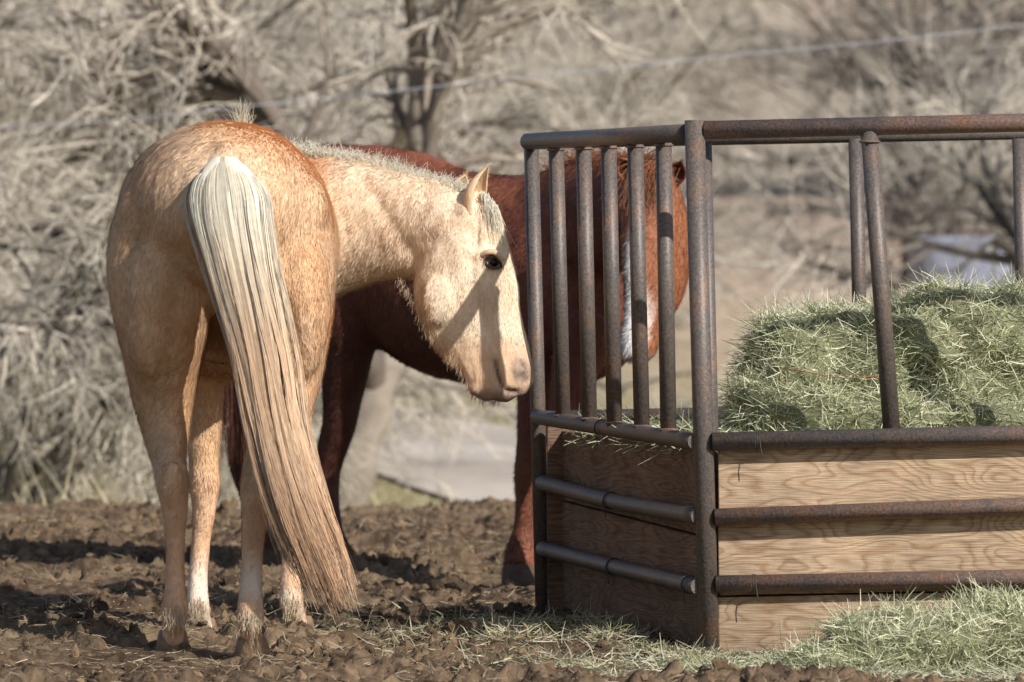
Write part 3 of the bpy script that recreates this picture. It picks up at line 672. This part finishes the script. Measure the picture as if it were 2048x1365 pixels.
def pal_col(V,Nn):
    px,py=PX(V); n=fbm(V,6,4,60); n2=fbm(V,22,3,61); n3=fbm(V*CR([1,1,.4]),30,2,62)
    c=mix((.67,.415,.225),(.78,.535,.335),ss(.35,.65,n))
    c=mix(c,(.68,.355,.17),ss(400,280,py)*ss(380,520,px)*(px<660)*.85)
    c=mix(c,(.68,.36,.19),ss(560,640,px)*(px<700)*ss(.4,.6,n2)*.35)
    c=mix(c,(.50,.31,.17),ss(560,700,py)*(1-ss(960,1100,py))*(px<340)*.35)
    c=mix(c,(.56,.35,.20),ss(.45,.7,n3)*.25*(px<690))
    c=mix(c,(.87,.69,.50),ss(630,700,px)*(.65+.35*ss(.3,.6,n2))*(V[:,1]>16.95))
    c=mix(c,(.68,.40,.23),ss(.52,.66,n2)*ss(640,700,px)*.38*(px<870))
    leg=ss(900,1000,py)*(px<640)
    c=mix(c,(.76,.48,.30),leg*.8)
    c=mix(c,(.87,.75,.62),ss(1080,1180,py)*(px<640)*ss(.3,.55,n)*.85)
    c=mix(c,(.88,.76,.58),np.exp(-(((px-452)/85)**2+((py-350)/55)**2))*(V[:,1]<16.2)*.6)
    head=(px>860)
    c=mix(c,(.74,.48,.29),head*ss(655,720,py)*.75)
    c=mix(c,(.38,.27,.21),head*np.exp(-(((px-1046)/22)**2+((py-742)/32)**2)))
    c=mix(c,(.30,.22,.18),head*ss(768,793,py)*.8)
    c=mix(c,(.26,.17,.11),np.exp(-(((px-985)/20)**2+((py-524)/15)**2))*(V[:,1]<17.15)*.85)
    c=mix(c,(.25,.15,.09),(np.exp(-((px-435)/45)**2)*ss(480,560,py)*(1-ss(780,850,py))*(V[:,1]<16.6))*.4)  # shade between the thighs, under the tail, put into the coat colour
    return np.minimum(c,.87)
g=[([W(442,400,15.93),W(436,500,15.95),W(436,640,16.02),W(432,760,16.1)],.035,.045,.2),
   ([W(990,722,17.07),W(997,752,17.065),W(1008,778,17.07),W(1035,786,17.08)],.008,.013,.92),
   ([W(1042,724,17.055),W(1052,740,17.05),W(1046,758,17.055)],.013,.022,.95),
   ([W(560,600,16.02),W(590,700,16.03),W(600,800,16.08)],.025,.016,.05),
   ([W(615,480,16.08),W(632,580,16.1),W(636,680,16.12)],.028,.014,.05),
   ([W(270,480,16.08),W(262,600,16.1),W(290,720,16.12)],.03,.018,.05),
   ([W(360,500,16.0),W(352,640,16.03),W(335,760,16.13)],.028,.018,.1),
   ([W(305,800,16.2),W(320,880,16.2),W(332,930,16.15)],.012,.010,.1),
   ([W(850,520,17.08),W(838,570,17.08),W(850,625,17.09)],.014,.012,.05),
   ([W(960,470,17.08),W(950,490,17.08)],.018,.010,.1),
   ([W(940,520,17.08),W(955,600,17.08),W(985,690,17.08)],.016,.008,0),
   ([W(1010,560,17.08),W(1030,660,17.08)],.010,.005,0),
   ([W(700,330,17.22),W(770,420,17.2),W(830,520,17.17)],.03,.010,0),
   ([W(690,560,17.2),W(760,520,17.19),W(850,480,17.12)],.025,.010,0),
   ([W(338,1000,16.08),W(343,1150,16.1)],.008,.006,.1),([W(495,1030,15.9),W(492,1160,15.92)],.008,.006,.1)]
def pfm(px,py):
    m=np.ones_like(px); m=np.where((px>900)&(py>690),.3,m); m=np.where((np.abs(px-985)<26)&(np.abs(py-524)<20),.25,m)
    m=np.where((px>860)&(py<=690),.65,m); return np.where((py>980)&(px<650),.6,m)
finish_body('palomino_body',ac,.008,4,ph,pal_col,g,fur=250000,furlen=.019,fmask=pfm)
hoof('hoof_1',345,1306,16.2,.052,ph); hoof('hoof_2',504,1320,15.98,.055,ph); hoof('hoof_3',405,1280,17.02,.050,ph); hoof('hoof_4',598,1276,16.99,.052,ph)
eyeball(W(985,525,17.10),.020,ph)
def lid(pts,r,mat): 
    pipe('eyelid',pts,r,mat,ph,8,16)
M_lid=attr_mat('eyelid_skin',.6,60,.2,col=(.10,.065,.045))
M_lid2=attr_mat('eyelid_skin_top',.7,60,.15,col=(.66,.44,.28))
lid([W(967,522,17.088),W(976,516,17.075),W(988,515,17.072),W(999,524,17.08),W(1003,535,17.092)],.0045,M_lid)
lid([W(967,522,17.088),W(976,533,17.076),W(990,537,17.074),W(1003,535,17.092)],.004,M_lid)
lid([W(962,514,17.085),W(973,506,17.070),W(990,506,17.068),W(1004,520,17.08)],.009,M_lid2)
n=60; t=rng.random(n); P=np.array([W(970+30*a_,515-3*math.sin(a_*3)+10*a_**2,17.07) for a_ in t])
hairs(P,np.array([[.5,-.8,-.4]])+rng.normal(size=(n,3))*.2,.022,.0008,np.repeat([[.05,.035,.03]],n,0),4,.05,.05,ph,'eyelashes')
ear('ear_near',W(944,432,17.13),W(979,332,17.11),(.8,-.5,.0),.034,(.78,.54,.34),(.82,.66,.46),ph)
ear('ear_far',W(925,400,17.25),W(932,350,17.27),(.5,-.6,.2),.028,(.70,.48,.30),(.7,.5,.3),ph)
crest=catmull(CR([W(560,300,17.36),W(625,305,17.37),(W(700,318,17.34)),W(760,332,17.31),W(820,350,17.27),W(880,370,17.22),W(930,382,17.2)]),200)
BL3=[(.90,.82,.66),(.86,.74,.55),(.90,.86,.74)]
n=4600; k=rng.integers(0,200,n); P=crest[k]+rng.normal(size=(n,3))*np.array([.008,.02,.008])-np.array([0,0,.008])
hairs(P,np.array([[.1,.3,.6]])+rng.normal(size=(n,3))*.4,rng.uniform(.02,.055,n),.0009,pick(BL3,n),6,.18,.1,ph,'mane')
n=1500; k=rng.integers(0,200,n); P=crest[k]+np.array([0,.04,-.01])
hairs(P,np.array([[.1,.8,-.1]])+rng.normal(size=(n,3))*.2,rng.uniform(.1,.25,n),.001,pick(BL3,n),8,.35,.08,ph,'mane_fall')
n=110; P=W(486,258,17.1)+rng.normal(size=(n,3))*np.array([.012,.03,.004])
hairs(P,np.array([[-.05,0,1]])+rng.normal(size=(n,3))*np.array([.22,.2,.1]),rng.uniform(.03,.10,n),.0008,pick([(.88,.78,.6),(.7,.6,.45)],n),6,.02,.1,ph,'withers_mane')
n=600; t=rng.random(n)**1.4; P=np.array([W(964+30*a_,384+34*a_,17.16) for a_ in t])+rng.normal(size=(n,3))*np.array([.004,.03,.004])
hairs(P,np.array([[.20,-.1,-.9]])+rng.normal(size=(n,3))*.08,rng.uniform(.05,.15,n),.001,pick(BL3,n),8,.10,.03,ph,'forelock')
n=700; t=rng.random(n); J=catmull(CR([W(800,560,17.2),W(826,600,17.14),W(850,655,17.12),W(888,700,17.12),W(922,740,17.12),W(950,792,17.12),W(1000,805,17.12)]),100)
P=J[(t*99).astype(int)]+rng.normal(size=(n,3))*np.array([.006,.02,.006])
hairs(P,np.array([[-.25,0,-1]])+rng.normal(size=(n,3))*.3,rng.uniform(.01,.028,n),.0006,pick([(.8,.64,.46),(.7,.52,.35)],n),5,.1,.08,ph,'jaw_hair')
for (px,py,Y_) in ((350,1228,16.09),(501,1240,15.88),(396,1215,16.9),(583,1210,16.86)):
    n=260; P=W(px,py,Y_)+rng.normal(size=(n,3))*np.array([.014,.006,.016])
    hairs(P,np.array([[0,-.35,-1]])+rng.normal(size=(n,3))*.25,rng.uniform(.015,.035,n),.0009,pick([(.84,.7,.5),(.7,.54,.38)],n),5,.1,.08,ph,'fetlock_hair')
# tail
TG=[(448,314,15.97,26),(453,345,15.91,58),(458,390,15.865,76),(465,450,15.85,76),(482,530,15.84,70),(504,620,15.84,66),(528,720,15.83,62),(546,820,15.81,58),(570,920,15.78,58),(600,1020,15.76,60),(632,1110,15.76,60),(665,1200,15.77,52)]
TA=catmull(CR([list(W(a_,b2,c_))+[d_*c_/F] for a_,b2,c_,d_ in TG]),110)
def tailcol(py,n,j):
    c=mix((.92,.83,.66),(.90,.73,.53),ss(400,560,py)); c=mix(c,(.84,.57,.36),ss(520,740,py)); c=mix(c,(.68,.42,.25),ss(850,1100,py))
    return c*j
sg=40; Vc=[]; NT=84
for i in range(NT):
    fr_=1 if i<45 else 1-((i-45)/(NT-45))**1.5
    w_=TA[i,3]*.85*fr_+.001; th=min(.040,.020+TA[i,3]*.35)*fr_+.001
    for j in range(sg):
        a_=j*2*math.pi/sg; Vc.append(TA[i,:3]+CR([math.cos(a_)*w_,math.sin(a_)*th,0]))
Vc=CR(Vc); 
an_=np.tile(np.arange(sg)*2*math.pi/sg,NT); rw=np.repeat(np.arange(NT),sg)
stri=vn(np.stack([np.cos(an_)*9,rw*.03,np.sin(an_)*3],1),1,3)
Vc[:,1]+=(stri-.5)*.012*np.minimum(rw/15,1)
fs=[(i*sg+j,i*sg+(j+1)%sg,(i+1)*sg+(j+1)%sg,(i+1)*sg+j) for i in range(NT-1) for j in range(sg)]
px_,py_=PX(Vc); mesh_np('tail_core',Vc,CR(fs),M_hairs,tailcol(py_,0,(.75+.25*stri)[:,None]),parent=ph)
def tail_hair(n,rad,spread,t0,t1,Mp=44,name='tail',surface=True):
    r_=np.sqrt(rng.random(n)); a_=rng.random(n)*6.283
    if surface: r_=np.where(rng.random(n)<.65,.90+.14*r_,r_)
    u=(r_*np.cos(a_))[:,None]; v=(r_*np.sin(a_))[:,None]
    te=rng.uniform(t0,t1,(n,1))-.20*np.abs(u)*rng.random((n,1)); ts=rng.uniform(0,.10,(n,1))*rng.random((n,1))
    T=ts+(te-ts)*np.linspace(0,1,Mp)[None]
    Tc=np.clip(T,0,1); q=Tc*109.0; i=np.minimum(q.astype(int),108); f=(q-i)[...,None]
    C=TA[i]*(1-f)+TA[i+1]*f
    ex=np.maximum(T-1,0)[...,None]*CR([.30,0,-.9])
    ph1=rng.random((n,1))*6.28; ci=np.round(u*7); cl=ci/7; ck=rng.random(17)[(ci[:,0]+8).astype(int)][:,None]*6.28
    uu=(u*(1-.45*Tc)+cl*.45*Tc)*spread+(.15*np.sin(T*8+ck)+.06*np.sin(T*13+ph1))*Tc+.30*rng.normal(size=(n,1))*np.maximum(T-.5,0)**1.2
    P=C[...,:3]+ex; P[...,0]+=uu*C[...,3]; P[...,1]+=(v*.95+.08*np.sin(T*7+ck))*np.minimum(.044,.022+C[...,3]*.35)
    P[...,1]-=.012*np.sin(ck+cl*20)*Tc
    P[...,2]+=-((1-Tc)**8)*.04*u**2
    V,Fc=tubes(P,rad*np.linspace(1,.4,Mp)[None]*rng.uniform(.6,1.3,(n,1)),3)
    px,py=PX(V); j=np.repeat(rng.uniform(.74,1.12,n)*(.92+.14*np.sin(ck[:,0]*3)),Mp*3)[:,None]
    nv_=unit(np.stack([u[:,0]*.55+.25*np.sin(ck[:,0]*2+cl[:,0]*9),v[:,0]*1.0-.15,np.full(n,.12)],1)+rng.normal(size=(n,3))*.14)
    return mesh_np(name,V,Fc,M_hairs,np.minimum(tailcol(py,n,j),.92),normals=np.repeat(nv_,Mp*3,0),parent=ph)
tail_hair(6500,.0012,1.0,.66,1.02,44,'tail')
tail_hair(1300,.0009,1.15,.6,1.08,44,'tail_strays',False)

# ---- chestnut
ch=empty('chestnut_horse'); ac=Acc()
loft(ac,[(515,450,20.62,.10,.15),(545,440,20.58,.18,.21),(600,428,20.5,.25,.245),(680,436,20.42,.288,.268),(780,472,20.3,.303,.32),(880,536,20.2,.323,.365),(980,562,20.08,.323,.375),(1080,566,19.95,.303,.38),(1160,560,19.8,.27,.36),(1225,550,19.68,.2,.29),(1262,545,19.6,.1,.18)])
loft(ac,[(1090,500,19.9,.2,.26),(1150,460,19.72,.16,.24),(1205,432,19.55,.135,.20),(1255,415,19.4,.115,.17),(1295,410,19.28,.10,.13),(1310,415,19.24,.08,.10)])
sd2=(.77,-.64,0)
loft(ac,[(1302,335,19.2,.05,.05),(1303,360,19.19,.078,.085),(1306,405,19.17,.095,.12),(1312,455,19.15,.10,.145),(1312,510,19.13,.098,.150),(1307,565,19.1,.084,.14),(1296,615,19.07,.066,.112),(1286,655,19.03,.056,.086),(1279,686,19.0,.056,.074),(1276,708,18.98,.050,.062),(1275,724,18.98,.032,.038)],side=sd2)
loft(ac,[(690,520,20.3,.13,.2),(695,620,20.27,.125,.17),(692,700,20.28,.10,.135),(686,780,20.3,.078,.10),(678,850,20.33,.062,.08),(662,905,20.36,.052,.07),(652,945,20.38,.05,.065),(655,1000,20.36,.042,.05),(665,1060,20.33,.036,.042),(676,1100,20.3,.042,.048),(684,1125,20.27,.038,.042)],side=(1,0,0))
loft(ac,[(560,520,20.75,.13,.2),(535,640,20.75,.13,.17),(515,740,20.77,.10,.13),(500,820,20.8,.075,.095),(487,880,20.82,.055,.07),(485,930,20.84,.05,.06),(500,990,20.82,.038,.045),(518,1050,20.8,.034,.04),(530,1090,20.78,.042,.048),(540,1112,20.76,.038,.042)],side=(1,0,0))
loft(ac,[(1085,640,19.75,.11,.16),(1080,740,19.72,.085,.11),(1072,820,19.7,.068,.08),(1066,900,19.68,.056,.06),(1060,945,19.68,.054,.055),(1056,1000,19.68,.046,.046),(1050,1060,19.68,.042,.042),(1045,1100,19.67,.056,.060),(1038,1140,19.62,.058,.055)],side=(1,0,0))
loft(ac,[(1170,640,19.55,.11,.16),(1150,740,19.5,.085,.11),(1135,820,19.45,.062,.078),(1125,900,19.4,.05,.058),(1120,950,19.4,.048,.053),(1118,1010,19.4,.036,.04),(1116,1080,19.4,.034,.038),(1115,1120,19.4,.042,.046),(1114,1150,19.36,.042,.04)],side=(1,0,0))
def ch_col(V,Nn):
    px,py=PX(V); n=fbm(V,5,4,70)
    c=mix((.15,.047,.028),(.24,.08,.044),ss(.35,.65,n))
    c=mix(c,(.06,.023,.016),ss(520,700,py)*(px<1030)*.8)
    c=mix(c,(.33,.12,.052),(px>1225)*(V[:,1]<19.35)*.9)
    cxc=np.interp(py,[360,455,565,655,710],[1303,1312,1307,1286,1276])
    cyy=np.interp(py,[360,455,565,655,710],[19.19,19.15,19.10,19.03,18.98])
    xx=(cxc-1024)/F*cyy; lat=np.abs((V[:,0]-xx)*.77+(V[:,1]-cyy)*-.64-.012); fr=(V[:,0]-xx)*-.64+(V[:,1]-cyy)*-.77
    bl=(fr>.02)*(px>1200)*np.exp(-(lat/(.024+.022*ss(480,690,py)))**4)*ss(440,500,py)*(V[:,1]<19.3)
    c=mix(c,(.88,.81,.75),np.clip(bl,0,1))
    c=mix(c,(.35,.25,.22),(px>1225)*ss(698,720,py)*.6*(V[:,1]<19.2))
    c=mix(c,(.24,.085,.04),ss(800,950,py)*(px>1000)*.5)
    return c
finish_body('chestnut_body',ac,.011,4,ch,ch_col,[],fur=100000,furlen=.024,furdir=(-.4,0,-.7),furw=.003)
hoof('hoof_1',688,1150,20.25,.06,ch,(.9,-.3),mat=M_hoof2); hoof('hoof_2',545,1136,20.72,.06,ch,(.9,-.3),mat=M_hoof2); hoof('hoof_3',1038,1166,19.6,.066,ch,(.3,-.9),mat=M_hoof2); hoof('hoof_4',1112,1182,19.32,.062,ch,(.3,-.9),mat=M_hoof2)
hc=W(1310,455,19.16)
for sgn in (1,-1):
    p=hc+sgn*.078*CR(sd2)+.075*CR([-.64,-.77,0])
    bpy.ops.mesh.primitive_uv_sphere_add(segments=24,ring_count=12,radius=.02,location=tuple(p)); o=bpy.context.object; o.name='eye'; o.parent=ch; o.data.materials.append(M_eye)
    for q in o.data.polygons: q.use_smooth=True
ear('ear_left',W(1268,362,19.2),W(1240,318,19.15),(-.3,-.9,.1),.032,(.34,.12,.05),(.35,.14,.07),ch)
ear('ear_right',W(1345,365,19.15),W(1362,325,19.12),(.3,-.9,.1),.032,(.14,.045,.025),(.2,.08,.05),ch)
for sgn in (1,-1):
    p=W(1277,702,18.99)+sgn*.034*CR(sd2)+.052*CR([-.64,-.77,0])
    blob_a=Acc(); blob(blob_a,p,(.011,.010,.015)); me=blob_a.mesh('nostril'); me.materials.append(M_dark); link(bpy.data.objects.new('nostril',me),ch)
crest=catmull(CR([W(1100,345,19.9),W(1150,328,19.72),W(1205,325,19.55),W(1260,328,19.38),W(1300,332,19.22)]),100)
n=3000; k=rng.integers(0,100,n); P=crest[k]+rng.normal(size=(n,3))*.012-np.array([0,0,.012])
hairs(P,np.array([[.2,-.3,.6]])+rng.normal(size=(n,3))*.4,rng.uniform(.04,.16,n),.0012,pick([(.34,.13,.055),(.22,.08,.04)],n),7,.35,.1,ch,'mane')
n=700; P=W(1303,335,19.12)+rng.normal(size=(n,3))*np.array([.03,.02,.008])
hairs(P,np.array([[-.3,-.6,-.3]])+rng.normal(size=(n,3))*.25,rng.uniform(.1,.22,n),.0012,pick([(.38,.15,.06),(.28,.10,.045)],n),8,.3,.06,ch,'forelock')
n=900; P=W(1043,1110,19.64)+rng.normal(size=(n,3))*np.array([.02,.015,.03])
hairs(P,np.array([[-.4,-.2,-1]])+rng.normal(size=(n,3))*.25,rng.uniform(.03,.09,n),.0012,pick([(.22,.09,.05),(.3,.14,.08)],n),6,.1,.08,ch,'fetlock_hair')
n=2600; P=W(508,420,20.66)+rng.normal(size=(n,3))*np.array([.03,.04,.03])
hairs(P,np.array([[-.5,0,-.4]])+rng.normal(size=(n,3))*.2,rng.uniform(.6,.95,n),.0015,pick([(.22,.08,.04),(.15,.05,.03)],n),14,.35,.03,ch,'tail')
print('done',sum(len(o.data.polygons) for o in scene.objects if o.type=='MESH'))
